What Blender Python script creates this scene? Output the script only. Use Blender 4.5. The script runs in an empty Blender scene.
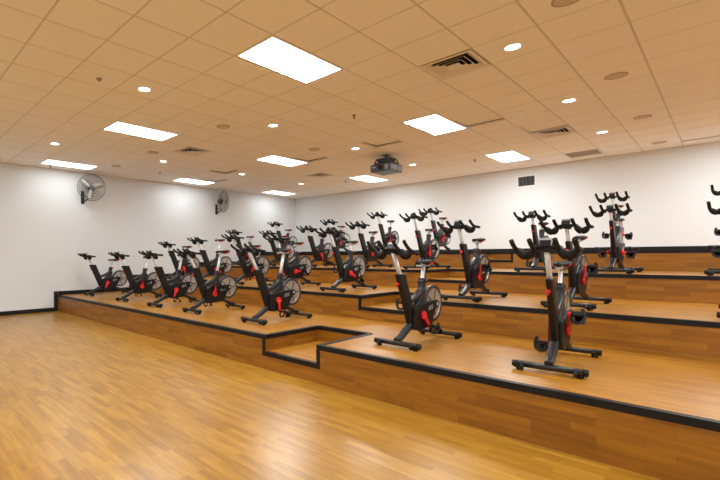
import bpy, bmesh, math, random
from mathutils import Vector, Matrix, Euler
random.seed(7)
PI = math.pi
sc = bpy.context.scene
col = sc.collection

# ------------------------------------------------------------------ room numbers (metres)
T = 0.61                                  # ceiling module
AX, AY = 6.053, 5.06                      # module offsets: X=(a-AX)*T, Y=(b+AY)*T
def GX(a): return (a - AX) * T
def GY(b): return (b + AY) * T
XL, XR, YF, YB, ZC = -11.45, 6.2, -6.2, 12.70, 3.63
TY = [3.64, 5.70, 7.80, 9.85]             # riser planes
TZ = [0.408, 0.760, 1.100, 1.445]         # tier heights
NX0, NX1, ND = -3.79, -2.985, 1.02         # step notch in every tier

# ------------------------------------------------------------------ materials
def new_mat(name):
    m = bpy.data.materials.new(name); m.use_nodes = True
    nt = m.node_tree
    return m, nt, nt.nodes['Principled BSDF']
def mat(name, c, rough=.5, metal=0, spec=.5, noise=0, nscale=40, bump=0, coat=0):
    m, nt, b = new_mat(name)
    b.inputs['Base Color'].default_value = (*c, 1)
    b.inputs['Roughness'].default_value = rough
    b.inputs['Metallic'].default_value = metal
    b.inputs['Specular IOR Level'].default_value = spec
    b.inputs['Coat Weight'].default_value = coat
    if noise or bump:
        tc = nt.nodes.new('ShaderNodeTexCoord'); n = nt.nodes.new('ShaderNodeTexNoise')
        n.inputs['Scale'].default_value = nscale; n.inputs['Detail'].default_value = 4
        nt.links.new(tc.outputs['Object'], n.inputs['Vector'])
        if noise:
            mx = nt.nodes.new('ShaderNodeMix'); mx.data_type = 'RGBA'
            mx.inputs['A'].default_value = (*[x * (1 - noise) for x in c], 1)
            mx.inputs['B'].default_value = (*[min(1, x * (1 + noise)) for x in c], 1)
            nt.links.new(n.outputs['Fac'], mx.inputs['Factor'])
            nt.links.new(mx.outputs['Result'], b.inputs['Base Color'])
        if bump:
            bp = nt.nodes.new('ShaderNodeBump'); bp.inputs['Strength'].default_value = bump
            bp.inputs['Distance'].default_value = .002
            nt.links.new(n.outputs['Fac'], bp.inputs['Height']); nt.links.new(bp.outputs['Normal'], b.inputs['Normal'])
    return m
def emit(name, c, s):
    m, nt, b = new_mat(name)
    b.inputs['Base Color'].default_value = (.9, .9, .9, 1)
    b.inputs['Emission Color'].default_value = (*c, 1)
    b.inputs['Emission Strength'].default_value = s
    m.cycles.emission_sampling = 'NONE'
    return m
def lamp(parent, sx, sy, z, power, c, shape='RECTANGLE'):
    l = bpy.data.lights.new('lamp', 'AREA'); l.shape = shape; l.size = sx
    if shape == 'RECTANGLE': l.size_y = sy
    l.energy = power; l.color = c
    o = bpy.data.objects.new('lamp', l); col.objects.link(o); o.parent = parent; o.location = (0, 0, z)
    return o
def wood(name, vertical, c1, c2, rough, r2):
    m, nt, b = new_mat(name)
    L = nt.links; N = nt.nodes.new
    tc = N('ShaderNodeTexCoord'); sp = N('ShaderNodeSeparateXYZ'); L.new(tc.outputs['Object'], sp.inputs[0])
    cb = N('ShaderNodeCombineXYZ')
    if vertical:
        ad = N('ShaderNodeMath'); ad.operation = 'ADD'
        L.new(sp.outputs['X'], ad.inputs[0]); L.new(sp.outputs['Y'], ad.inputs[1])
        L.new(ad.outputs[0], cb.inputs['X']); L.new(sp.outputs['Z'], cb.inputs['Y'])
    else:
        L.new(sp.outputs['X'], cb.inputs['X']); L.new(sp.outputs['Y'], cb.inputs['Y'])
    br = N('ShaderNodeTexBrick'); L.new(cb.outputs[0], br.inputs['Vector'])
    br.offset = .37; br.offset_frequency = 3; br.squash = 1
    br.inputs['Color1'].default_value = (*c1, 1); br.inputs['Color2'].default_value = (*c2, 1)
    br.inputs['Mortar'].default_value = (*[x * .72 for x in c1], 1)
    br.inputs['Scale'].default_value = 1
    br.inputs['Brick Width'].default_value = .38; br.inputs['Row Height'].default_value = .056
    br.inputs['Mortar Size'].default_value = .0012; br.inputs['Mortar Smooth'].default_value = .3
    br.inputs['Bias'].default_value = -.1
    mp = N('ShaderNodeMapping'); mp.inputs['Scale'].default_value = (1.6, 20, 1)
    L.new(cb.outputs[0], mp.inputs['Vector'])
    n = N('ShaderNodeTexNoise'); n.inputs['Scale'].default_value = 1.6; n.inputs['Detail'].default_value = 2
    n.inputs['Roughness'].default_value = .6
    L.new(mp.outputs[0], n.inputs['Vector'])
    rp = N('ShaderNodeMapRange'); rp.inputs['From Min'].default_value = .25; rp.inputs['From Max'].default_value = .75
    rp.inputs['To Min'].default_value = .76; rp.inputs['To Max'].default_value = 1.20
    L.new(n.outputs['Fac'], rp.inputs['Value'])
    mu = N('ShaderNodeVectorMath'); mu.operation = 'SCALE'
    L.new(br.outputs['Color'], mu.inputs[0]); L.new(rp.outputs[0], mu.inputs['Scale'])
    L.new(mu.outputs[0], b.inputs['Base Color'])
    n2 = N('ShaderNodeTexNoise'); n2.inputs['Scale'].default_value = 1.3; n2.inputs['Detail'].default_value = 3
    L.new(cb.outputs[0], n2.inputs['Vector'])
    r3 = N('ShaderNodeMapRange'); r3.inputs['To Min'].default_value = rough; r3.inputs['To Max'].default_value = r2
    L.new(n2.outputs['Fac'], r3.inputs['Value']); L.new(r3.outputs[0], b.inputs['Roughness'])
    b.inputs['Specular IOR Level'].default_value = .5 if vertical else .75
    return m
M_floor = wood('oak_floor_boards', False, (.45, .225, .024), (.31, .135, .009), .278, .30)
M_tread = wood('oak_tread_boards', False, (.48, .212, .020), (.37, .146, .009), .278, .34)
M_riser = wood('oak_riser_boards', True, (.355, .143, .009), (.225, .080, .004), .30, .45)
M_wall = mat('painted_wall', (.77, .795, .815), .75, noise=.012, nscale=3, bump=.05)
M_tile = mat('mineral_ceiling_tile', (.96, .97, .99), .9, spec=.2, noise=.03, nscale=120, bump=.3)
M_tee = mat('ceiling_tee', (.68, .66, .64), .5)
M_plenum = mat('dark_plenum', (.02, .016, .012), .95, noise=.2, nscale=3)
M_edge = mat('tile_edge', (.25, .2, .15), .9, noise=.1)
M_rubber = mat('black_nosing_rubber', (.008, .008, .009), .42, spec=.25, noise=.15, nscale=60)
M_base = mat('black_vinyl_base', (.007, .007, .0075), .5, spec=.3, noise=.1, nscale=30)
M_panel = emit('lamp_diffuser', (.90, .97, 1.0), 2.0)
M_panel_dim = emit('lamp_diffuser_by_wall', (.90, .97, 1.0), 2.0)
M_down = emit('downlight_lens', (.98, .97, .93), 3.0)
M_white = mat('white_enamel', (.92, .91, .89), .4, noise=.01, nscale=20)
M_spk = mat('speaker_cloth', (.66, .58, .50), .8, noise=.15, nscale=300, bump=.3)
M_ret = mat('perforated_return', (.36, .30, .24), .8, noise=.25, nscale=260)
M_vent = mat('diffuser_enamel', (.82, .80, .76), .5, noise=.03)
M_black = mat('black_plastic', (.006, .006, .0065), .42, spec=.35, noise=.15, nscale=80)
M_blackm = mat('black_foam', (.007, .007, .0075), .6, spec=.3, noise=.2, nscale=120, bump=.2)
M_frame = mat('graphite_paint', (.024, .025, .028), .32, metal=.2, noise=.08, nscale=60)
M_bar = mat('black_bar_paint', (.007, .0073, .008), .36, noise=.12, nscale=60)
M_silver = mat('brushed_aluminium', (.58, .57, .55), .35, metal=.4, noise=.05, nscale=90)
M_fly = mat('flywheel_steel', (.66, .65, .63), .30, metal=.8, noise=.25, nscale=9)
M_rim = mat('flywheel_rim', (.07, .07, .075), .35, metal=.5, noise=.1)
M_red = mat('red_plastic', (.70, .012, .012), .42, noise=.08, nscale=50)
M_screen = mat('console_glass', (.02, .03, .05), .12, noise=.1, nscale=30)
M_trim = mat('console_trim', (.32, .31, .29), .4, noise=.05)
M_label = mat('pale_lettering', (.55, .55, .56), .5, noise=.05)
M_cage = mat('fan_wire', (.10, .10, .105), .4, metal=.6, noise=.05)
M_blade = mat('fan_blade', (.62, .59, .55), .5, metal=.0, noise=.1, nscale=10)
M_fanb = mat('fan_black', (.025, .025, .027), .45, noise=.1)
M_proj = mat('projector_grey', (.035, .036, .042), .4, noise=.1, nscale=30)
M_projl = mat('projector_pale_panel', (.22, .22, .24), .5, noise=.15, nscale=60)
M_lens = mat('lens_glass', (.006, .006, .010), .08, noise=.1)
M_slat = mat('grille_slat', (.17, .18, .18), .5, noise=.1)
M_brass = mat('sprinkler_metal', (.22, .17, .12), .35, metal=.7, noise=.1)

# ------------------------------------------------------------------ mesh helpers
def obj(name, bm, m, parent=None, kind=None, smooth=False):
    me = bpy.data.meshes.new(name)
    bmesh.ops.recalc_face_normals(bm, faces=bm.faces[:])
    bm.to_mesh(me); bm.free()
    for mm in (m if isinstance(m, (list, tuple)) else [m]): me.materials.append(mm)
    o = bpy.data.objects.new(name, me); col.objects.link(o)
    if parent: o.parent = parent
    if kind: o['kind'] = kind
    return o
def tag(o, label, cat, group=None):
    o['label'] = label; o['category'] = cat
    if group: o['group'] = group
    return o
def thing(name, loc, label, cat, group=None, rz=0):
    o = bpy.data.objects.new(name, None); col.objects.link(o)
    o.empty_display_size = .1
    o.location = loc; o.rotation_euler = (0, 0, rz)
    return tag(o, label, cat, group)
def box(bm, x0, x1, y0, y1, z0, z1, bev=0, mi=0):
    vs = [bm.verts.new((x, y, z)) for x in (x0, x1) for y in (y0, y1) for z in (z0, z1)]
    fs = [bm.faces.new([vs[i] for i in q]) for q in ((0, 1, 3, 2), (4, 6, 7, 5), (0, 4, 5, 1), (2, 3, 7, 6), (0, 2, 6, 4), (1, 5, 7, 3))]
    for f in fs: f.material_index = mi
    if bev:
        es = list({e for f in fs for e in f.edges})
        bmesh.ops.bevel(bm, geom=es, offset=bev, segments=2, affect='EDGES', profile=.6)
    return vs
def obox(bm, c, s, rot=(0, 0, 0), bev=0):
    """oriented box: centre, full sizes, euler"""
    b2 = bmesh.new()
    box(b2, -s[0] / 2, s[0] / 2, -s[1] / 2, s[1] / 2, -s[2] / 2, s[2] / 2, bev)
    Mx = Matrix.Translation(c) @ Euler(rot).to_matrix().to_4x4()
    merge(bm, b2, Mx)
def merge(bm, b2, Mx=Matrix()):
    mp = {v: bm.verts.new(Mx @ v.co) for v in b2.verts}
    for f in b2.faces:
        try:
            g = bm.faces.new([mp[v] for v in f.verts]); g.smooth = f.smooth; g.material_index = f.material_index
        except ValueError: pass
    b2.free()
def rings(bm, rs, close=True, smooth=True, mi=0):
    vv = [[bm.verts.new(p) for p in r] for r in rs]
    n = len(vv[0])
    for a, b in zip(vv, vv[1:]):
        for i in range(n):
            f = bm.faces.new((a[i], a[(i + 1) % n], b[(i + 1) % n], b[i])); f.smooth = smooth; f.material_index = mi
    if close:
        for r in (vv[0], vv[-1]):
            f = bm.faces.new(r); f.material_index = mi
def smoothpath(pts, k=4):
    P = [Vector(p) for p in pts]
    if len(P) < 3: return P
    out = []
    for i in range(len(P) - 1):
        p0 = P[i - 1] if i else P[0] * 2 - P[1]
        p1, p2 = P[i], P[i + 1]
        p3 = P[i + 2] if i + 2 < len(P) else P[-1] * 2 - P[-2]
        for j in range(k):
            t = j / k
            out.append(.5 * ((2 * p1) + (p2 - p0) * t + (2 * p0 - 5 * p1 + 4 * p2 - p3) * t * t + (3 * p1 - p0 - 3 * p2 + p3) * t ** 3))
    out.append(P[-1]); return out
def tube(bm, pts, r, n=10, r2=None, flat=None, k=4, up=(1, 0, 0)):
    """swept round bar; flat=(w,h) gives a rounded-rectangle section, w along 'up'"""
    P = smoothpath(pts, k) if k > 1 else [Vector(p) for p in pts]
    U0 = Vector(up)
    rs = []
    m = len(P)
    for i, p in enumerate(P):
        t = (P[min(i + 1, m - 1)] - P[max(i - 1, 0)]).normalized()
        u = (U0 - t * U0.dot(t))
        if u.length < 1e-4: u = Vector((0, 0, 1)) - t * t.z
        if u.length < 1e-4: u = Vector((0, 1, 0))
        u.normalize(); w = t.cross(u)
        f = i / (m - 1)
        if callable(r): a = b = r(f)
        else: a = b = r + ((r2 if r2 is not None else r) - r) * f
        if flat:
            fw = flat(f) if callable(flat) else flat
            a, b = fw[0] / 2, fw[1] / 2
        ring = []
        for j in range(n):
            q = 2 * PI * (j + .5) / n
            cx, sx = math.cos(q), math.sin(q)
            if flat:
                e = .45
                cx = math.copysign(abs(cx) ** e, cx); sx = math.copysign(abs(sx) ** e, sx)
            ring.append(p + u * a * cx + w * b * sx)
        rs.append(ring)
    rings(bm, rs, smooth=not flat or n > 8)
def cyl(bm, p0, p1, r, n=20, r1=None, smooth=True):
    tube(bm, [p0, p1], r, n, r1 if r1 is not None else r, k=1)
def disc_ring(bm, c, axis, r0, r1, t, n=32):
    """annulus of thickness t, hole r0, outer r1, centred on c, normal axis"""
    ax = Vector(axis).normalized()
    u = ax.orthogonal().normalized(); w = ax.cross(u); c = Vector(c)
    R = []
    for rr, tt in ((r0, -t / 2), (r1, -t / 2), (r1, t / 2), (r0, t / 2)):
        R.append([bm.verts.new(c + ax * tt + (u * math.cos(2 * PI * i / n) + w * math.sin(2 * PI * i / n)) * rr) for i in range(n)])
    for a in range(4):
        for i in range(n):
            f = bm.faces.new((R[a][i], R[a][(i + 1) % n], R[(a + 1) % 4][(i + 1) % n], R[(a + 1) % 4][i]))
            f.smooth = a in (1, 3)
def prism_yz(bm, poly, x0, x1, bev=.004):
    b2 = bmesh.new()
    A = [b2.verts.new((x0, y, z)) for y, z in poly]; B = [b2.verts.new((x1, y, z)) for y, z in poly]
    n = len(poly)
    b2.faces.new(A); b2.faces.new(B[::-1])
    for i in range(n): b2.faces.new((A[i], B[i], B[(i + 1) % n], A[(i + 1) % n]))
    bmesh.ops.recalc_face_normals(b2, faces=b2.faces[:])
    if bev:
        es = [e for e in b2.edges if len(e.link_faces) == 2 and e.calc_face_angle(0) > .6]
        bmesh.ops.bevel(b2, geom=es, offset=bev, segments=2, affect='EDGES', profile=.6)
    merge(bm, b2)
def torus(bm, c, axis, R, r, n=40, k=6):
    ax = Vector(axis).normalized(); u = ax.orthogonal().normalized(); w = ax.cross(u); c = Vector(c)
    V = []
    for i in range(n):
        q = 2 * PI * i / n; d = u * math.cos(q) + w * math.sin(q)
        V.append([bm.verts.new(c + d * (R + r * math.cos(2 * PI * j / k)) + ax * r * math.sin(2 * PI * j / k)) for j in range(k)])
    for i in range(n):
        for j in range(k):
            f = bm.faces.new((V[i][j], V[(i + 1) % n][j], V[(i + 1) % n][(j + 1) % k], V[i][(j + 1) % k])); f.smooth = True
def B(): return bmesh.new()

# ------------------------------------------------------------------ room shell
b = B(); box(b, XL, XR, YF, YB, -.12, 0); obj('floor', b, M_floor, kind='structure')
W = .15
b = B(); box(b, XL - W, XL, YF - W, YB + W, -.12, ZC + .6); obj('wall_left', b, M_wall, kind='structure')
b = B(); box(b, XR, XR + W, YF - W, YB + W, -.12, ZC + .6); obj('wall_right', b, M_wall, kind='structure')
b = B(); box(b, XL, XR, YB, YB + W, -.12, ZC + .6); obj('wall_back', b, M_wall, kind='structure')
b = B(); box(b, XL, XR, YF - W, YF, -.12, ZC + .6); obj('wall_front', b, M_wall, kind='structure')

# ---- tiers with their step notches
def strips(bm, pts, z, inward):
    """black angle nosing along a run of axis aligned edges; inward[i] = (dx,dy) towards the tread"""
    for (p, q), (ix, iy) in zip(zip(pts, pts[1:]), inward):
        x0, x1 = sorted((p[0], q[0])); y0, y1 = sorted((p[1], q[1]))
        o, wdt = .007, .052
        if iy:                                    # edge runs along X
            ya, yb = (y0 - o, y0 + wdt) if iy > 0 else (y0 - wdt, y0 + o)
            box(bm, x0 - (o if x0 > XL + .1 else 0), x1 + (o if x1 < XR - .1 else 0), ya, yb, z - .002, z + .006)
            yc, yd = (y0 - o, y0 - .0005) if iy > 0 else (y0 + .0005, y0 + o)
            box(bm, x0, x1, yc, yd, z - .046, z - .002)
        else:                                     # edge runs along Y
            xa, xb = (x0 - o, x0 + wdt) if ix > 0 else (x0 - wdt, x0 + o)
            box(bm, xa, xb, y0 - o, y1 + o, z - .002, z + .0055)
            xc, xd = (x0 - o, x0 - .0005) if ix > 0 else (x0 + .0005, x0 + o)
            box(bm, xc, xd, y0, y1, z - .046, z - .002)
prev = 0
names = ['lowest', 'second', 'third', 'top']
for i, (y0, z) in enumerate(zip(TY, TZ)):
    y1 = TY[i + 1] if i < 3 else YB
    g = .0
    poly = [(XL, y0), (NX0, y0), (NX0, y0 + ND), (NX1, y0 + ND), (NX1, y0), (XR, y0), (XR, y1 + g), (XL, y1 + g)]
    b = B()
    A = [b.verts.new((x, y, 0.0)) for x, y in poly]; C = [b.verts.new((x, y, z)) for x, y in poly]
    n = len(poly); b.faces.new(A); f = b.faces.new(C); f.material_index = 0
    for k in range(n):
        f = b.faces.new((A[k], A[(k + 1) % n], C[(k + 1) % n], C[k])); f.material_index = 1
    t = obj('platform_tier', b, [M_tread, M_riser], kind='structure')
    zl = (prev + z) / 2
    b = B(); box(b, NX0, NX1, y0, y0 + ND, 0, zl, mi=1)
    for f in b.faces:
        if f.calc_center_median().z > zl - 1e-4: f.material_index = 0
    obj('step_landing', b, [M_tread, M_riser], t)
    b = B()
    strips(b, [(XL, y0), (NX0, y0), (NX0, y0 + ND), (NX1, y0 + ND), (NX1, y0), (XR, y0)], z, [(0, 1), (-1, 0), (0, 1), (1, 0), (0, 1)])
    strips(b, [(NX0, y0), (NX1, y0)], zl, [(0, 1)])
    for xa, xb in ((NX0 - .050, NX0 + .003), (NX1 - .003, NX1 + .040)):
        box(b, xa, xb, y0 - .0068, y0 - .0005, zl - .046, z - .044)
    obj('step_nosing', b, M_rubber, t)
    b = B(); box(b, XL + .02, XR - .02, y0 - .008, y0 - .0006, prev + .0006, prev + .006); obj('floor_seam', b, M_riser, t)
    prev = z
# ---- baseboards
h, d = .10, .014
b = B()
segs = [(YF, TY[0], 0)] + [(TY[i], TY[i + 1] if i < 3 else YB, TZ[i]) for i in range(4)]
for k, (ya, yb, z) in enumerate(segs):
    box(b, XL + .0005, XL + d, ya, yb - (h if k < 4 else 0), z + .0005, z + h)
    if k < 4: box(b, XL + .0005, XL + d, yb - h, yb - .008, z + .0005, TZ[k] + h)
obj('baseboard_left', b, M_base, kind='structure')
b = B(); box(b, XL + d, XR, YB - d, YB - .0005, TZ[3] + .0005, TZ[3] + h); obj('baseboard_back', b, M_base, kind='structure')

# ------------------------------------------------------------------ ceiling
fix = [(a, bb) for a in (-12, -6, 0, 6, 12) for bb in (-12, -6, 0, 6, 12)]
vents = [(2, 3), (2, 10), (-7, 3), (-7, 10)]
rets = [(2, 14)]
lifted = [(1, 7, .028, (0, 1)), (2, 9, .012, (1, 1)), (-2, 7, .024, (-1, 1)), (-5, 7, .024, (-1, 1)), (-9, 6, .024, (-1, 1)), (-11, 7, .024, (-1, 1)), (5, 14, .008, (0, 1))]
hole = set()
for a, bb in fix: hole |= {(a, bb), (a, bb + 1)}
hole |= set(vents) | set(rets) | {(a, bb) for a, bb, _, _ in lifted}
b = B()
a0, a1 = -13, 17; b0, b1 = -16, 16
for a in range(a0, a1):
    for bb in range(b0, b1):
        if (a, bb) in hole: continue
        x0, x1 = max(GX(a) + .011, XL), min(GX(a + 1) - .011, XR)
        y0, y1 = max(GY(bb) + .011, YF), min(GY(bb + 1) - .011, YB)
        if x1 - x0 < .02 or y1 - y0 < .02: continue
        box(b, x0, x1, y0, y1, ZC, ZC + .016)
obj('ceiling', b, M_tile, kind='structure')
b = B()
for a in range(a0, a1 + 1):
    x = GX(a)
    if XL + .02 < x < XR - .02: box(b, x - .012, x + .012, YF, YB, ZC + .004, ZC + .03)
for bb in range(b0, b1 + 1):
    y = GY(bb)
    if YF + .02 < y < YB - .02: box(b, XL, XR, y - .012, y + .012, ZC + .0045, ZC + .03)
g = obj('ceiling_grid', b, M_tee, kind='structure')
b = B(); box(b, XL, XR, YF, YB, ZC + .45, ZC + .6); obj('ceiling_slab', b, M_plenum, kind='structure')
b = B()
for x0, x1, y0, y1 in ((XL, XL + .022, YF, YB), (XR - .022, XR, YF, YB), (XL, XR, YF, YF + .022), (XL, XR, YB - .022, YB)):
    box(b, x0 + .0003, x1 - .0003, y0 + .0003, y1 - .0003, ZC - .003, ZC - .0002)
obj('trim_1', b, M_tee, kind='structure')

lift_lab = {(1, 7): 'raised ceiling tile with dark slit touching the panel light right of the projector',
            (2, 9): 'raised ceiling tile with a dark gap beside the right far air diffuser',
            (-2, 7): 'raised ceiling tile with dark L-shaped gap just in front of the projector',
            (-5, 7): 'raised ceiling tile with dark gap at the right end of the central far panel light',
            (-9, 6): 'raised ceiling tile with dark gap above the wall fan nearer the corner',
            (-11, 7): 'raised ceiling tile with dark gap at the right end of the panel light along the left wall',
            (5, 14): 'raised ceiling tile with thin dark gap at the right, next to the back wall'}
for a, bb, dz, (sx, sy) in lifted:
    b = B(); w = T / 2 - .013
    vs = box(b, -w, w, -w, w, 0, .016)
    for v in b.verts:
        v.co.z += dz * (max(0, v.co.x * sx / w) * .5 + max(0, v.co.y * sy / w) * .5 + .3)
    o = obj('ceiling_tile', b, M_tile); o.location = (GX(a + .5), GY(bb + .5), ZC + .017)
    tag(o, lift_lab[(a, bb)], 'ceiling tile', 'raised ceiling tiles')

fx_lab = {(0, 0): 'largest and nearest lit panel light, at the top left of centre',
          (0, 6): 'lit panel light in the ceiling, right of the projector and nearer the camera',
          (0, 12): 'lit panel light nearest the back wall, above the wall grille',
          (-6, 0): 'lit panel light at left, in front of the left wall fan, middle distance',
          (-6, 6): 'lit panel light in the middle of the ceiling, left of the projector',
          (-6, 12): 'lit panel light directly behind the projector near the back wall',
          (-12, 0): 'lit panel light by the left wall above the nearer wall fan',
          (-12, 6): 'lit panel light by the left wall between the two wall fans',
          (-12, 12): 'small far lit panel light in the corner of the room'}
for a, bb in fix:
    lab = fx_lab.get((a, bb), 'lit panel light in the ceiling outside the picture')
    x0, x1, y0, y1 = GX(a), GX(a + 1), GY(bb), GY(bb + 2)
    if a == -12: pass
    if x0 > XR - .3 or y0 < YF: continue
    t = thing('panel_light', ((x0 + x1) / 2, (y0 + y1) / 2, ZC), lab, 'ceiling light', 'recessed panel lights')
    hx, hy = T / 2 - .012, T - .012
    b = B()
    for X0, X1, Y0, Y1 in ((-hx, -hx + .02, -hy, hy), (hx - .02, hx, -hy, hy), (-hx + .02, hx - .02, -hy, -hy + .02), (-hx + .02, hx - .02, hy - .02, hy)):
        box(b, X0, X1, Y0, Y1, -.001, .05)
    obj('frame', b, M_white, t)
    b = B(); box(b, -hx + .02, hx - .02, -hy + .02, hy - .02, .006, .016); obj('diffuser', b, M_panel_dim if a == -12 else M_panel, t)
    lamp(t, 2 * hx - .04, 2 * hy - .04, .004, 3.4 if a == -12 else 23, (.90, .97, 1.0))
    b = B(); box(b, -hx + .02, hx - .02, -hy + .02, hy - .02, .03, .08); obj('housing', b, M_white, t)

dl_rows = {-8.5: 'left', -2.5: 'middle', 3.5: 'right'}
dl_ord = {-.5: 'nearest', 3.5: 'second', 7.5: 'third', 11.5: 'farthest'}
for a in dl_rows:
    for bb in dl_ord:
        if (a, bb) == (3.5, -.5): continue
        if a == 3.5:
            o_ = {3.5: 'nearest', 7.5: 'second', 11.5: 'farthest'}[bb]; tot = 'three'
        else: o_ = dl_ord[bb]; tot = 'four'
        t = thing('downlight', (GX(a), GY(bb), ZC), f'small round lit downlight, {o_} of the {tot} in the {dl_rows[a]} line', 'downlight', 'round recessed downlights')
        b = B(); disc_ring(b, (0, 0, -.003), (0, 0, 1), .076, .092, .006, 28); obj('trim_ring', b, M_white, t)
        b = B(); cyl(b, (0, 0, -.0035), (0, 0, .004), .076, 28); obj('lens', b, M_down, t)
        lamp(t, .15, .15, -.005, 1.2, (1, .97, .92), 'DISK')
sp_lab = {(4.5, 2.5): 'round ceiling speaker at the top edge right of centre, the nearest one',
          (4.5, 6.5): 'round ceiling speaker at right, second from the camera in the right line',
          (4.5, 10.5): 'round ceiling speaker at right, third from the camera in the right line',
          (4.5, 14.5): 'round ceiling speaker nearest the back wall at right',
          (-3.5, 2.5): 'round ceiling speaker left of the nearer middle downlight',
          (-3.5, 6.5): 'round ceiling speaker above the middle panel light, left of the projector',
          (-7.5, 2.5): 'round ceiling speaker just in front of the left air diffuser',
          (-10.5, 2.5): 'faint round ceiling speaker between nearer wall fan and left diffuser',
          (-3.5, 10.5): 'faint round ceiling speaker beside the far air diffuser'}
for (a, bb), lab in sp_lab.items():
    t = thing('ceiling_speaker', (GX(a), GY(bb), ZC), lab, 'speaker', 'round ceiling speakers')
    b = B(); disc_ring(b, (0, 0, -.003), (0, 0, 1), .104, .115, .006, 36); obj('rim', b, M_ret, t)
    b = B(); cyl(b, (0, 0, -.004), (0, 0, .001), .104, 36); obj('grille', b, M_spk, t)
vt_lab = {(2, 3): 'large square louvred air diffuser, nearest, top right of centre',
          (2, 10): 'square louvred air diffuser at right, behind the small white ceiling sensor',
          (-7, 3): 'square louvred air diffuser at left behind the left panel lights',
          (-7, 10): 'small far square air diffuser left of the projector'}
for a, bb in vents:
    t = thing('air_diffuser', (GX(a + .5), GY(bb + .5), ZC), vt_lab[(a, bb)], 'air vent', 'square ceiling diffusers')
    def sq(bm, s0, z0, s1, z1, th=.004):
        rs = []
        for s, z in ((s0, z0), (s1, z1), (s1 - .004, z1 + th), (s0 - .004, z0 + th)):
            rs.append([Vector((x * s, y * s, z)) for x, y in ((-1, -1), (1, -1), (1, 1), (-1, 1))])
        rs.append(rs[0])
        vv = [[bm.verts.new(p) for p in r] for r in rs[:4]]
        for q in range(4):
            A_, B_ = vv[q], vv[(q + 1) % 4]
            for i in range(4): bm.faces.new((A_[i], A_[(i + 1) % 4], B_[(i + 1) % 4], B_[i]))
    b = B(); sq(b, .292, -.003, .245, -.003); obj('flange', b, M_vent, t)
    for s0, z0, s1, z1 in ((.240, -.004, .205, .022), (.185, -.006, .150, .020), (.128, -.008, .095, .018)):
        b = B(); sq(b, s0, z0, s1, z1); obj('louvre', b, M_vent, t)
    b = B(); box(b, -.072, .072, -.072, .072, -.012, -.006); obj('centre_plate', b, M_vent, t)
    b = B(); box(b, -.29, .29, -.29, .29, .10, .12)
    for s in (-1, 1):
        box(b, s * .24 - .004, s * .24 + .004, -.24, .24, 0, .10); box(b, -.24, .24, s * .24 - .004, s * .24 + .004, 0, .10)
    obj('duct_box', b, M_plenum, t)
for a, bb in rets:
    t = thing('return_air_panel', (GX(a + .5), GY(bb + .5), ZC), 'flat grey perforated return air panel near the back wall at right', 'air vent')
    b = B(); disc = box(b, -.29, .29, -.29, .29, -.002, .008); obj('perforated_face', b, M_ret, t)
    b = B()
    for X0, X1, Y0, Y1 in ((-.294, -.28, -.294, .294), (.28, .294, -.294, .294), (-.28, .28, -.294, -.28), (-.28, .28, .28, .294)): box(b, X0, X1, Y0, Y1, -.004, .0)
    obj('frame', b, M_vent, t)
# sprinklers and sensors
for (a, bb), lab in {(-.5, 4.5): 'small dark sprinkler head in front of the projector, middle of the ceiling',
                     (-6.5, 12.5): 'tiny sprinkler head near the far corner panel light',
                     (-10.5, 4.5): 'tiny sprinkler head above the left wall, left of the second fan',
                     (-12.3, .5): 'tiny sprinkler head by the panel light above the nearer fan',
                     (-.5, 12.5): 'tiny sprinkler head left of the panel light nearest the back wall'}.items():
    t = thing('sprinkler_head', (GX(a), GY(bb), ZC), lab, 'sprinkler', 'ceiling sprinkler heads')
    b = B(); cyl(b, (0, 0, -.006), (0, 0, .006), .032, 20); obj('escutcheon', b, M_brass, t)
    b = B(); cyl(b, (0, 0, -.045), (0, 0, -.006), .010, 12); cyl(b, (0, 0, -.055), (0, 0, -.052), .020, 16)
    cyl(b, (-.012, 0, -.052), (-.012, 0, -.02), .003, 6); cyl(b, (.012, 0, -.052), (.012, 0, -.02), .003, 6)
    obj('deflector', b, M_brass, t)
for (a, bb), lab in {(-2.53, -1.5): 'small beige ceiling sensor left of the nearest middle downlight',
                     (2.45, 7.6): 'small white ceiling sensor in front of the right far diffuser'}.items():
    t = thing('motion_sensor', (GX(a), GY(bb), ZC), lab, 'sensor', 'ceiling sensors')
    b = B(); box(b, -.05, .05, -.05, .05, -.022, .005, .004); obj('base', b, M_white, t)
    b = B(); tube(b, [(0, 0, -.05), (0, 0, -.035), (0, 0, -.02)], lambda f: .018 + .022 * f, 16, k=2); obj('lens', b, M_white if a > 0 else M_ret, t)

# ------------------------------------------------------------------ wall grille
t = thing('wall_grille', (-3.485, YB, 3.13), 'white framed louvred air grille high on the back wall', 'air vent')
b = B()
for X0, X1, Z0, Z1 in ((-.215, -.185, 0, .30), (.185, .215, 0, .30), (-.185, .185, 0, .03), (-.185, .185, .27, .30)): box(b, X0, X1, -.02, 0, Z0, Z1, .003)
obj('frame', b, M_white, t)
b = B(); box(b, -.185, .185, -.004, -.001, .03, .27); obj('backing', b, M_plenum, t)
b = B()
for k in range(9): obox(b, (0, -.010, .045 + k * .026), (.37, .016, .003), (.6, 0, 0))
for k in range(5): box(b, -.16 + k * .08 - .002, -.16 + k * .08 + .002, -.018, -.004, .03, .27)
obj('louvres', b, M_slat, t)

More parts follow.
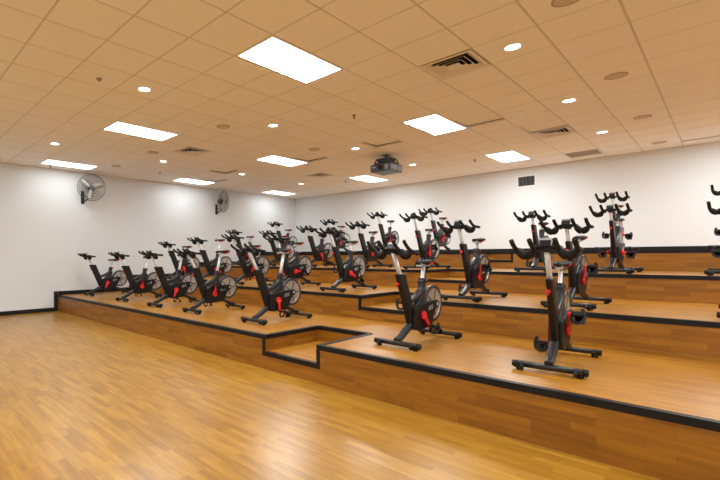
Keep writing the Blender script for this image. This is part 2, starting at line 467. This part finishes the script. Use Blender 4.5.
# ------------------------------------------------------------------ wall fans
def fan(loc, rz, tilt, lab, dy=.12):
    """loc: wall bracket foot on left wall; head centre up and out; rz turns the head"""
    t = thing('wall_fan', loc, lab, 'fan', 'black wall fans')
    b = B(); box(b, 0, .02, -.045, .045, -.17, .17, .006)
    obj('wall_plate', b, M_fanb, t)
    b = B(); tube(b, [(.01, 0, -.13), (.10, dy * .4, -.08), (.19, dy * .9, .03), (.22, dy, .14)], .016, 10)
    tube(b, [(.01, 0, .05), (.08, dy * .35, .03), (.15, dy * .6, -.02)], .011, 8)
    obj('bracket_arm', b, M_fanb, t)
    Mx = Matrix.Translation((.24, dy, .25)) @ Matrix.Rotation(rz, 4, 'Z') @ Matrix.Rotation(tilt, 4, 'Y')
    R = .345
    def add(name, b2, m, par=t):
        bb_ = B(); merge(bb_, b2, Mx); return obj(name, bb_, m, par)
    b = B()                                  # front axis = +X
    tube(b, [(-.20, 0, 0), (-.16, 0, 0), (-.05, 0, 0), (-.01, 0, 0)], lambda f: .055 + .03 * math.sin(PI * min(1, f * 1.2)), 18)
    mo = add('motor', b, M_fanb)
    b = B(); tube(b, [(-.10, 0, -.09), (-.10, 0, -.06), (-.10, 0, -.02)], .035, 12); add('neck', b, M_fanb)
    for nm, sx in (('front_guard', 1), ('rear_guard', -1)):
        b = B()
        torus(b, (.02 * sx + .01, 0, 0), (1, 0, 0), R, .006, 48, 6)
        for rr, dx in ((.30, .055), (.24, .07), (.17, .08), (.10, .085)):
            torus(b, (.01 + sx * dx, 0, 0), (1, 0, 0), rr, .0018, 40, 4)
        for k in range(36):
            q = 2 * PI * k / 36; c_, s_ = math.cos(q), math.sin(q)
            tube(b, [(.01 + sx * .02, R * c_, R * s_), (.01 + sx * .055, .30 * c_, .30 * s_), (.01 + sx * .08, .17 * c_, .17 * s_), (.01 + sx * .085, .05 * c_, .05 * s_)], .0016, 4, k=1)
        add(nm, b, M_cage)
    b = B(); cyl(b, (.09, 0, 0), (.10, 0, 0), .055, 24); add('guard_badge', b, M_cage)
    b = B(); cyl(b, (0, 0, 0), (.045, 0, 0), .045, 20)
    for k in range(3):
        q = 2 * PI * k / 3 + .35
        rs = []
        for i in range(7):
            f = i / 6; r = .04 + f * .26; w = .05 + .11 * math.sin(PI * (.15 + .7 * f)); pt = .5 - .25 * f
            c = Vector((.02, r * math.cos(q), r * math.sin(q))); tdir = Vector((0, -math.sin(q), math.cos(q)))
            e = tdir * math.cos(pt) + Vector((1, 0, 0)) * math.sin(pt); nn = Vector((1, 0, 0)) * math.cos(pt) - tdir * math.sin(pt)
            rs.append([c - e * w * .5 - nn * .002, c + nn * .006, c + e * w * .5 - nn * .002, c - nn * .002 + nn * .004])
        rings(b, rs)
    add('blades', b, M_blade)
    return t
fan((XL, 4.28, 2.96), math.radians(-20), .0, 'round black wall fan nearer the camera, facing the room, high on the left wall', .15)
fan((XL, 8.75, 2.95), math.radians(28), .06, 'round black wall fan nearer the room corner, turned sideways on the left wall')

# ------------------------------------------------------------------ projector
t = thing('projector', (-5.13, 8.72, ZC), 'dark grey projector hanging from the ceiling on a black mount', 'projector')
b = B(); box(b, -.08, .08, -.08, .08, -.012, -.0005, .003); cyl(b, (0, 0, -.07), (0, 0, -.01), .028, 16)
box(b, -.17, .17, -.15, .15, -.125, -.08, .006)
for sx in (-1, 1):
    for sy in (-1, 1): tube(b, [(sx * .10, sy * .1, -.09), (sx * .17, sy * .16, -.125), (sx * .18, sy * .19, -.225)], .013, 8)
    box(b, sx * .16 - .03, sx * .16 + .03, -.20, .20, -.20, -.17, .003)
box(b, -.13, .13, -.15, .15, -.17, -.12, .005); cyl(b, (0, 0, -.225), (0, 0, -.16), .06, 20)
obj('ceiling_mount', b, M_fanb, t)
b = B(); box(b, -.24, .24, -.27, .27, -.39, -.22, .018)
bd = obj('body', b, M_proj, t)
b = B(); disc_ring(b, (.02, -.285, -.307), (0, 1, 0), .052, .068, .05, 30); obj('lens_ring', b, M_fanb, bd)
b = B(); cyl(b, (.02, -.265, -.307), (.02, -.295, -.307), .052, 26, .046); obj('lens', b, M_lens, bd)
b = B(); box(b, -.19, -.10, -.276, -.268, -.30, -.265, .002); box(b, .12, .20, -.276, -.268, -.365, -.255, .002); obj('front_vent', b, M_projl, bd)
b = B(); box(b, .239, .246, -.22, .05, -.345, -.245, .003); box(b, .239, .246, .10, .22, -.365, -.245, .003); obj('connector_panel', b, M_projl, bd)

# ------------------------------------------------------------------ the spin bike (front faces -Y, origin under the front bar)
def loft_saddle():
    b = B()
    S = [(-.150, .016, .012, .000), (-.135, .022, .018, .001), (-.08, .026, .022, .002), (-.02, .038, .025, .000), (.04, .062, .027, .001), (.085, .078, .028, .006), (.115, .076, .026, .010), (.135, .055, .018, .012)]
    rs = []
    for y, w, hh, dz in S:
        rs.append([Vector((w * math.cos(2 * PI * i / 18), y, dz + (hh if math.sin(2 * PI * i / 18) > 0 else hh * 1.25) * math.sin(2 * PI * i / 18))) for i in range(18)])
    rings(b, rs)
    for f in b.faces:
        c = f.calc_center_median()
        f.material_index = 1 if (c.y > .02 and c.z < .004) else 0
    return b
proto = {}
def P(name, bm, m):
    """one prototype mesh"""
    me = bpy.data.meshes.new(name); bmesh.ops.recalc_face_normals(bm, faces=bm.faces[:]); bm.to_mesh(me); bm.free()
    for mm in (m if isinstance(m, (list, tuple)) else [m]): me.materials.append(mm)
    proto[name] = me
# bars on the floor
b = B(); tube(b, [(-.225, 0, .050), (.225, 0, .050)], 0, 12, flat=(.046, .072), k=1, up=(0, 0, 1)); P('front_stabilizer', b, M_bar)
b = B(); tube(b, [(-.225, .97, .050), (.225, .97, .050)], 0, 12, flat=(.044, .066), k=1, up=(0, 0, 1)); P('rear_stabilizer', b, M_bar)
b = B(); cyl(b, (-.020, 0, .0), (.020, 0, 0), .027, 20); cyl(b, (-.012, 0, -.028), (.012, 0, -.028), .006, 8); P('end_cap', b, M_black)
b = B(); cyl(b, (0, 0, -.012), (0, 0, .012), .026, 18); cyl(b, (0, 0, .012), (0, 0, .03), .008, 8); P('levelling_foot', b, M_black)
b = B(); cyl(b, (-.011, 0, 0), (.011, 0, 0), .022, 18); P('transport_wheel', b, M_black)
# legs
b = B(); tube(b, [(0, -.01, .075), (0, .08, .105), (0, .19, .165), (0, .29, .215), (0, .38, .235)], 0, 12, flat=lambda f: (.060 + .012 * f, .055 + .03 * f)); P('front_leg', b, M_frame)
b = B(); tube(b, [(0, .50, .205), (0, .62, .19), (0, .74, .155), (0, .84, .105), (0, .945, .088)], 0, 12, flat=(.062, .055)); P('rear_leg', b, M_bar)
# steering column
b = B()
rs = []
for y0, y1, z, w in ((.255, .395, .165, .046), (.225, .37, .25, .068), (.178, .335, .36, .066), (.108, .272, .52, .058), (.050, .217, .64, .050), (-.012, .166, .765, .050), (-.009, .163, .776, .042)):
    c = (y0 + y1) / 2; hy = (y1 - y0) / 2
    r_ = []
    for i in range(16):
        q = 2 * PI * (i + .5) / 16; cx, sx = math.cos(q), math.sin(q)
        r_.append(Vector((w / 2 * math.copysign(abs(cx) ** .5, cx), c + hy * math.copysign(abs(sx) ** .5, sx), z)))
    rs.append(r_)
rings(b, rs, smooth=False); P('steering_column', b, M_black)
b = B(); obox(b, (-.006, .036, .672), (.030, .022, .030), (-.45, 0, 0), .005); obox(b, (-.006, .018, .655), (.014, .012, .030), (.15, 0, 0), .003); P('resistance_lever', b, M_red)
# frame arms
b = B()
tube(b, [(0, .545, .69), (0, .54, .63), (0, .515, .575), (0, .43, .525), (0, .34, .490), (0, .24, .47)], 0, 12, flat=lambda f: (.075 - .015 * f, .085 - .03 * f))
tube(b, [(0, .56, .60), (0, .535, .50), (0, .50, .40), (0, .46, .33)], 0, 12, flat=(.066, .085))
tube(b, [(.0, .50, .50), (0, .42, .44), (0, .33, .37), (0, .27, .33)], 0, 12, flat=(.060, .045))
P('frame', b, M_frame)
b = B(); tube(b, [(0, .548, .665), (0, .560, .705)], 0, 14, flat=(.078, .082), k=1); P('seat_clamp', b, M_black)
b = B(); obox(b, (.0, .612, .688), (.05, .03, .022), (.3, 0, 0), .005); P('seat_lever', b, M_red)
# posts: both slide along their own slope
HBD = Vector((0, -.14, .25)).normalized(); SPD = Vector((0, .07, .30)).normalized()
b = B(); p = Vector((0, .062, .775)); tube(b, [p - HBD * .30, p + HBD * .285], 0, 14, flat=(.036, .044), k=1); P('handlebar_post', b, M_silver)
b = B(); p = Vector((0, .555, .70)); tube(b, [p - SPD * .22, p + SPD * .28], 0, 14, flat=(.032, .048), k=1); P('seat_post', b, M_silver)
# handlebar (origin at clamp on top of the post)
def hbar(sgn):
    b = B()
    s = sgn
    tube(b, [(0, 0, .015), (s * .045, 0, .015), (s * .080, -.01, .010), (s * .100, -.005, -.020), (s * .125, .015, -.044), (s * .160, .012, -.044), (s * .188, -.005, -.020), (s * .206, -.015, .006)], lambda f: .016 + .022 * math.sin(PI * min(1, max(0, f * 1.35 - .35))), 12)
    return b
b = B()
for s in (-1, 1): merge(b, hbar(s))
tube(b, [(-.08, .055, .02), (0, .075, .025), (.08, .055, .02)], .015, 10)
for s in (-1, 1): tube(b, [(s * .08, .055, .02), (s * .09, .02, .016), (s * .080, -.01, .010)], .015, 10)
tube(b, [(0, .09, .0), (0, .0, .0), (0, -.05, .01)], 0, 12, flat=(.06, .045)); P('handlebar', b, M_blackm)
b = B(); tube(b, [(.004, .135, -.010), (.002, .06, -.006), (.0, -.02, 0), (.0, -.075, .018), (-.002, -.122, .044), (-.006, -.145, .070)], lambda f: .0190 - .002 * f, 10); P('grip_horn', b, M_blackm)
b = B(); obox(b, (0, -.030, .060), (.085, .022, .070), (-.55, 0, 0), .008); P('console', b, M_trim)
b = B(); obox(b, (0, -.018, .067), (.070, .004, .054), (-.55, 0, 0), .0015); P('console_screen', b, M_screen)
b = B(); obox(b, (0, -.046, .048), (.078, .018, .058), (-.55, 0, 0), .005); P('console_back', b, M_black)
# saddle (origin at top of the post)
P('saddle', loft_saddle(), [M_blackm, M_red])
b = B(); tube(b, [(0, -.12, -.030), (0, .12, -.030)], 0, 8, flat=(.045, .022), k=1)
for s in (-1, 1): tube(b, [(s * .02, -.10, -.004), (s * .024, -.04, -.024), (s * .024, .06, -.024), (s * .03, .10, -.006)], .005, 6)
P('saddle_rail', b, M_silver)
# flywheel
C = Vector((0, .795, .41))
b = B(); disc_ring(b, (0, 0, 0), (1, 0, 0), .176, .212, .036, 48); P('flywheel_rim', b, M_rim)
b = B(); cyl(b, (-.012, 0, 0), (.012, 0, 0), .178, 48)
for s in (-1, 1):
    disc_ring(b, (s * .013, 0, 0), (1, 0, 0), .166, .177, .008, 48)
    for k in range(5):
        q = 2 * PI * k / 5; obox(b, (s * .013, .105 * math.cos(q), .105 * math.sin(q)), (.006, .016, .11), (q + PI / 2, 0, 0))
        for f in b.faces[-6:]: f.material_index = 1
P('flywheel', b, [M_fly, M_rim])
b = B(); cyl(b, (-.05, 0, 0), (.064, 0, 0), .020, 20); P('hub', b, M_silver)
# drive cover
poly = [(.265, .215), (.30, .155), (.36, .145), (.60, .160), (.685, .205), (.715, .285), (.77, .352), (.815, .368), (.838, .395), (.838, .425), (.815, .450), (.775, .456), (.56, .448), (.37, .418), (.272, .395)]
b = B(); prism_yz(b, poly, -.047, -.028, .006); prism_yz(b, poly, .028, .060, .008)
prism_yz(b, [(.265, .215), (.30, .155), (.36, .145), (.56, .158), (.575, .25), (.56, .40), (.36, .385), (.295, .375)], -.03, .03, .004); P('drive_cover', b, M_black)
# crank arm along -Z from its axle at the origin, pointing outwards +X
b = B(); cyl(b, (-.012, 0, 0), (.012, 0, 0), .047, 28)
tube(b, [(.004, 0, 0), (.010, 0, -.09), (.016, 0, -.165)], 0, 12, flat=lambda f: (.022, .056 - .026 * f), k=3)
cyl(b, (.002, 0, -.165), (.028, 0, -.165), .018, 16); P('crank_arm', b, M_red)
b = B(); cyl(b, (.0, 0, 0), (.095, 0, 0), .009, 10)
for y in (-.042, .042): box(b, .018, .098, y - .006, y + .006, -.014, .014, .003)
for x in (.022, .058, .094): box(b, x - .005, x + .005, -.04, .04, -.012, .012, .002)
box(b, .03, .088, -.03, .03, -.006, .006, .002); P('pedal', b, M_black)
b = B(); tube(b, [(.058, -.040, .010), (.058, -.095, .014), (.058, -.118, .040), (.058, -.100, .066), (.058, -.030, .070)], 0, 8, flat=(.074, .005))
tube(b, [(.02, .0, -.01), (.018, .005, .05), (.055, .008, .076), (.096, .005, .05), (.098, 0, -.015), (.085, .0, -.05)], 0, 6, flat=(.030, .005)); P('toe_cage', b, M_black)
# lettering on the cover, turned to lie along it
def letters(txt, size):
    cu = bpy.data.curves.new('logo', 'FONT'); cu.body = txt; cu.size = size; cu.extrude = .0008; cu.shear = .25
    cu.align_x = 'CENTER'; cu.align_y = 'CENTER'
    o = bpy.data.objects.new('logo', cu); col.objects.link(o)
    dg = bpy.context.evaluated_depsgraph_get(); me = bpy.data.meshes.new_from_object(o.evaluated_get(dg))
    bpy.data.objects.remove(o)
    return me
me = letters('ICG', .062)
me.materials.clear(); me.materials.append(M_label)
Rm = Matrix(((0, 0, 1), (1, 0, 0), (0, 1, 0))).to_4x4()          # text x->+Y, y->+Z, z->+X
me.transform(Matrix.Translation((.0612, .63, .375)) @ Matrix.Rotation(.21, 4, 'X') @ Rm)
proto['logo'] = me

def inst(name, parent, loc=(0, 0, 0), rot=(0, 0, 0), mesh=None):
    o = bpy.data.objects.new(name, proto[mesh or name]); col.objects.link(o); o.parent = parent
    o.location = loc; o.rotation_euler = rot
    return o
def make_bike(X, Y, Z, hb, seat, crank, label, rz=0.0):
    t = thing('exercise_bike', (X, Y, Z), label, 'exercise bike', 'spin bikes on the tiers', rz)
    fs = inst('front_stabilizer', t)
    for s in (-1, 1):
        inst('end_cap', fs, (s * .238, 0, .048)); inst('levelling_foot', fs, (s * .205, 0, .0125)); inst('transport_wheel', fs, (s * .18, -.045, .034))
    rsb = inst('rear_stabilizer', t)
    for s in (-1, 1):
        inst('end_cap', rsb, (s * .238, .97, .048)); inst('levelling_foot', rsb, (s * .205, .97, .0125))
    inst('front_leg', t); inst('rear_leg', t)
    sc_ = inst('steering_column', t); inst('resistance_lever', sc_)
    inst('frame', t)
    cl = inst('seat_clamp', t); inst('seat_lever', cl)
    d = HBD * ((hb - 1.06) / HBD.z)
    inst('handlebar_post', t, d)
    top = Vector((0, .062, .775)) + HBD * .285 + d
    H = inst('handlebar', t, top, (math.radians({-2.335: -12, -4.57: -5}.get(X, 0)), 0, 0))
    for s in (-1, 1):
        inst('grip_horn', H, (s * .206, -.012, .006)); inst('grip_horn', H, (s * .084, -.008, .010))
    co = inst('console', t, top)
    inst('console_screen', co); inst('console_back', co)
    e = SPD * ((seat - 1.01) / SPD.z)
    inst('seat_post', t, e)
    st = Vector((0, .555, .70)) + SPD * .28 + e + Vector((0, .05 if Z < .5 and X < -6 else -.01, .040))
    S = inst('saddle', t, st); inst('saddle_rail', S)
    W_ = inst('flywheel', t, C); inst('flywheel_rim', W_); inst('hub', W_)
    dc = inst('drive_cover', t); inst('logo', dc)
    r = math.radians(crank); ax = Vector((0, .44, .31))
    inst('crank_arm', t, ax + Vector((.074, 0, 0)), (r, 0, 0))
    o = inst('crank_arm', t, ax + Vector((-.062, 0, 0)), (r, 0, PI)); 
    o.rotation_euler = (Matrix.Rotation(r + PI, 3, 'X') @ Matrix.Scale(1, 3)).to_euler()
    o.scale = (-1, 1, 1)
    v = Vector((0, math.sin(r) * .165, -math.cos(r) * .165))
    p1 = inst('pedal', t, ax + Vector((.092, 0, 0)) + v); inst('toe_cage', p1)
    p1.rotation_euler = (PI - .25, 0, 0)
    p2 = inst('pedal', t, ax + Vector((-.084, 0, 0)) - v); p2.scale = (-1, 1, 1); p2.rotation_euler = (PI - .1, 0, 0); inst('toe_cage', p2)
    return t
L = 'black exercise bike with red cranks '
BK = [
 # tier, X, handlebar height, seat height, crank, label
 (0, -10.68, 1.02, .89, -28, 'black exercise bike at the far left end of the lowest tier, by the left wall'),
 (0, -8.84, 1.03, .96, 172, 'black exercise bike on the lowest tier, second from the left wall'),
 (0, -7.42, 1.04, 1.00, -22, 'black exercise bike on the lowest tier, third from the left wall, silver seat post raised'),
 (0, -6.15, 1.06, 1.05, 168, 'black exercise bike on the lowest tier, fourth from the left, seat raised high'),
 (0, -4.57, 1.09, 1.05, 2, 'black exercise bike just left of the notched steps on the lowest tier, seat raised high'),
 (0, -2.335, 1.05, .885, 38, 'black exercise bike just right of the notched steps on the lowest tier'),
 (0, -.99, 1.05, .88, 206, 'black exercise bike nearest the camera at right, facing out from the lowest tier'),
 (1, -9.95, .97, .88, 10, 'black exercise bike at the left end of the second tier, by the left wall'),
 (1, -8.5, 1.03, 1.02, 0, 'black exercise bike on the second tier, second from the left wall, seat raised high'),
 (1, -7.15, 1.05, .84, 175, 'black exercise bike on the second tier, third from the left wall'),
 (1, -5.88, .98, .87, 90, 'black exercise bike on the second tier, behind the bike left of the lowest steps'),
 (1, -4.56, 1.05, .86, 60, 'black exercise bike just left of the notched steps on the second tier'),
 (1, -2.42, 1.03, .83, 168, 'black exercise bike just right of the notched steps on the second tier'),
 (1, -1.24, .97, .82, 175, 'black exercise bike on the second tier, right behind the nearest bike'),
 (1, .17, .98, .85, 20, 'exercise bike on the second tier cut off by the right edge'),
 (2, -9.70, 1.01, .86, 5, 'black exercise bike on the third tier, first visible from the left wall'),
 (2, -8.30, .92, .82, 160, 'black exercise bike on the third tier, second from the left'),
 (2, -6.92, .97, .80, 15, 'black exercise bike on the third tier, third from the left'),
 (2, -5.46, .98, .81, 170, 'black exercise bike on the third tier, fourth from the left'),
 (2, -4.14, 1.06, .80, 172, 'black exercise bike just left of the notched steps on the third tier'),
 (2, -2.15, .94, .81, 165, 'black exercise bike just right of the notched steps on the third tier'),
 (2, -1.16, .95, .81, 88, 'black exercise bike at right on the third tier, facing the camera with pedals level'),
 (2, .03, .90, .82, 88, 'black exercise bike cut off by the right edge, on the third tier'),
 (3, -10.00, 1.02, .81, 8, 'black exercise bike on the top tier, nearest the room corner'),
 (3, -7.82, .95, .81, 170, 'black exercise bike on the top tier, second from the room corner'),
 (3, -6.20, 1.03, .87, 175, 'black exercise bike on the top tier, third from the room corner'),
 (3, -4.78, 1.01, .85, 150, 'black exercise bike on the top tier, fourth from the room corner, left of the steps'),
 (3, -1.42, 1.00, .85, 88, 'black exercise bike on the top tier at right, directly behind the front-facing third tier bike'),
 (3, .02, .98, .85, 88, 'black exercise bike cut off by the right edge, on the top tier'),
]
BY = [4.16, 5.99, 8.12, 10.15]
jit = random.Random(3)
for i, X, hb, seat, cr, lab in BK:
    make_bike(X, BY[i], TZ[i] + (.0065 if False else 0), hb, seat, cr, lab, math.radians(4.2 if X == -.99 else jit.uniform(-.6, .6)))

# ------------------------------------------------------------------ camera
cam = bpy.data.cameras.new('camera'); co = bpy.data.objects.new('camera', cam); col.objects.link(co)
yaw, roll = .8442, -.0049
cy, sy = math.cos(yaw), math.sin(yaw)
fw = Vector((-sy, cy, 0)); r = Vector((cy, sy, 0)); u = Vector((0, 0, 1))
c_, s_ = math.cos(roll), math.sin(roll)
r2 = r * c_ + u * s_; u2 = u * c_ - r * s_
co.matrix_world = Matrix(((r2.x, u2.x, -fw.x, 0), (r2.y, u2.y, -fw.y, 0), (r2.z, u2.z, -fw.z, 1.38), (0, 0, 0, 1)))
cam.sensor_width = 36; cam.lens = 428.36 / 720 * 36
cam.shift_x = 111.6 / 720; cam.shift_y = 16.2 / 720
cam.clip_start = .05; cam.clip_end = 100
sc.camera = co
w = bpy.data.worlds.new('world'); sc.world = w; w.use_nodes = True
w.node_tree.nodes['Background'].inputs[0].default_value = (.05, .05, .05, 1)
sc.view_settings.view_transform = 'Standard'; sc.view_settings.look = 'None'
sc.view_settings.gamma = 1; sc.view_settings.use_curve_mapping = False
sc.view_settings.exposure = 1.24
